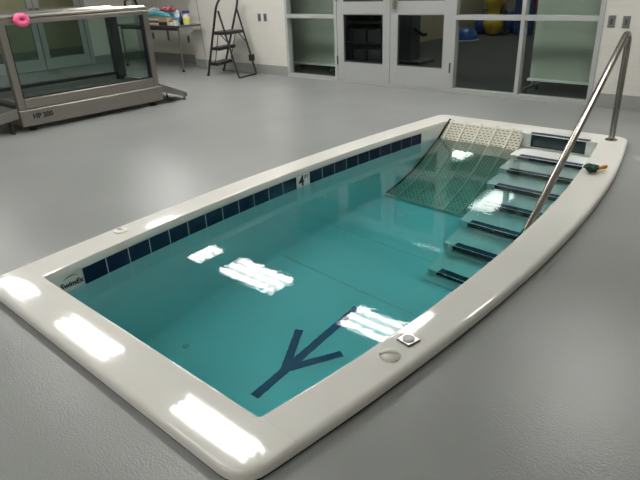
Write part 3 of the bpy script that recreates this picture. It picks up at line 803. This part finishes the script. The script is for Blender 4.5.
bo = thing('balance_trainer', 'blue half-dome balance trainer with white base on the carpet', 'balance trainer', (-7.0, 13.3, FZ))
bm = B(); r = .30; lathe(bm, [(r, .03)] + [(max(.004, r*math.cos(a)), .035+.27*math.sin(a)) for a in [math.pi/2*i/10 for i in range(1, 11)]], (-7.0, 13.3, FZ), 28); obj('dome', bm, colm('blue_dome', (.012, .10, .33), .3), bo, smooth=True)
bm = B(); lathe(bm, [(.30, 0), (.33, .01), (.33, .03), (.30, .035)], (-7.0, 13.3, FZ), 28); obj('base', bm, M['white'], bo, smooth=True)
M['board'] = pbr('pale_board', (.42, .43, .37), .35, var=.04, vscale=2)
def board(x0, x1, y, z0, label):
    t = thing('rolling_board', label, 'board', ((x0+x1)/2, y, FZ))
    bm = B(); box(bm, x0, x1, y-.012, y+.012, z0+.03, 1.75); obj('panel', bm, M['board'], t)
    bm = B(); box(bm, x0-.02, x1+.02, y-.05, y+.03, z0, z0+.03); obj('tray', bm, M['white'], t, bevel=.004)
    for x in (x0+.03, x1-.03):
        bm = B(); box(bm, x-.015, x+.015, y+.015, y+.045, FZ+.08, 1.75); obj('upright', bm, M['steel2'], t)
        bm = B(); box(bm, x-.018, x+.018, y-.22, y+.22, FZ+.06, FZ+.09); obj('foot_bar', bm, M['steel2'], t)
        for yy in (y-.2, y+.2):
            bm = B(); lathe(bm, [(.03, -.01), (.03, .01)], (x, yy, FZ+.0305), 14, Matrix.Rotation(math.radians(90), 4, 'Y')); obj('caster', bm, M['black'], t)
    return t
board(-3.02, -2.0, 7.62, .09, 'pale green rolling board right behind the right window')
board(-7.55, -6.42, 7.75, .05, 'pale rolling board behind the window left of the doors')
# shelving rack behind the left door
rk = thing('storage_rack', 'dark wire storage rack behind the left glass door', 'rack', (-6.3, 8.3, FZ))
for x in (-6.85, -5.80):
    for y in (8.1, 8.5):
        bm = B(); tube(bm, [(x, y, FZ), (x, y, 1.7)], .014, 8); obj('post', bm, M['blackmetal'], rk)
for z in (.08, .40, .72, 1.04, 1.36, 1.66):
    bm = B(); box(bm, -6.87, -5.78, 8.08, 8.52, z, z+.02); obj('shelf', bm, M['blackmetal'], rk)
for i in range(3):
    for k, z in enumerate((.101, .421)):
        bm = B(); box(bm, -6.78+.33*i, -6.50+.33*i, 8.14, 8.44, z, z+.20)
        tag(obj('storage_bin', bm, colm('bin', (.035, .036, .04), .5), bevel=.01), '%s dark bin on the %s shelf of the wire rack' % (('leftmost', 'middle', 'rightmost')[i], ('lowest', 'second')[k]), 'bin')
# cable machine behind the right door
mc = thing('exercise_machine', 'tall dark exercise machine behind the right glass door', 'exercise machine', (-6.1, 9.3, FZ))
bm = B(); box(bm, -6.22, -5.92, 9.2, 9.5, .0, 1.9); obj('column', bm, M['darkgrey'], mc, bevel=.01)
bm = B(); box(bm, -6.3, -5.7, 9.1, 9.7, FZ, .0); obj('base', bm, M['black'], mc, bevel=.01)
bm = B(); tube(bm, [(-5.93, 9.3, .55), (-5.70, 9.25, .45), (-5.62, 9.2, .47)], .03, 10); obj('arm', bm, M['black'], mc)
# puddle on the floor right of the pool
bm = B(); lathe(bm, [(.085, 0.0004), (.083, .0015), (.004, .002)], (-1.0, 5.30, FZ), 32)
for v in bm.verts: v.co.x = -1.0 + (v.co.x+1.0)*1.2; v.co.y = 5.27 + (v.co.y-5.30)*1.9
M['pud'] = pbr('puddle_water', (.30, .31, .31), .02)
tag(obj('water_puddle', bm, M['pud'], smooth=True), 'small wet puddle on the floor right of the handrail base', 'puddle')

# ------------------------------------------------------------------ camera and world
f = 559.4561
vx = Vector((-686, -229, f)); vz = Vector((52, 1211, f))
X = -vx.normalized(); D = vz - X*vz.dot(X); D.normalize(); Z = -D; Y = Z.cross(X)
R = Matrix((X, Y, Z))                                  # world = R @ cam (x right, y down, z forward)
cam = bpy.data.objects.new('camera', bpy.data.cameras.new('camera')); C.objects.link(cam)
c0, c1, c2 = R.col[0], R.col[1], R.col[2]
m4 = Matrix((c0, -c1, -c2)).transposed().to_4x4(); m4.translation = Vector((0, 0, 1.4))
cam.matrix_world = m4
cam.data.sensor_fit = 'HORIZONTAL'; cam.data.sensor_width = 36; cam.data.lens = 36*f/640; cam.data.clip_start = .05
sc = bpy.context.scene; sc.camera = cam
wd = bpy.data.worlds.new('world'); sc.world = wd; wd.use_nodes = True
wd.node_tree.nodes['Background'].inputs['Color'].default_value = (.5, .5, .5, 1); wd.node_tree.nodes['Background'].inputs['Strength'].default_value = .05
sc.view_settings.view_transform = 'Standard'; sc.view_settings.look = 'None'; sc.view_settings.gamma = 1; sc.view_settings.use_curve_mapping = False
sc.view_settings.exposure = 0.0
sc.cycles.max_bounces = 14; sc.cycles.transmission_bounces = 10; sc.cycles.transparent_max_bounces = 16; sc.cycles.diffuse_bounces = 6; sc.cycles.glossy_bounces = 6
sc.cycles.caustics_refractive = True; sc.cycles.caustics_reflective = True
sc.cycles.use_denoising = True
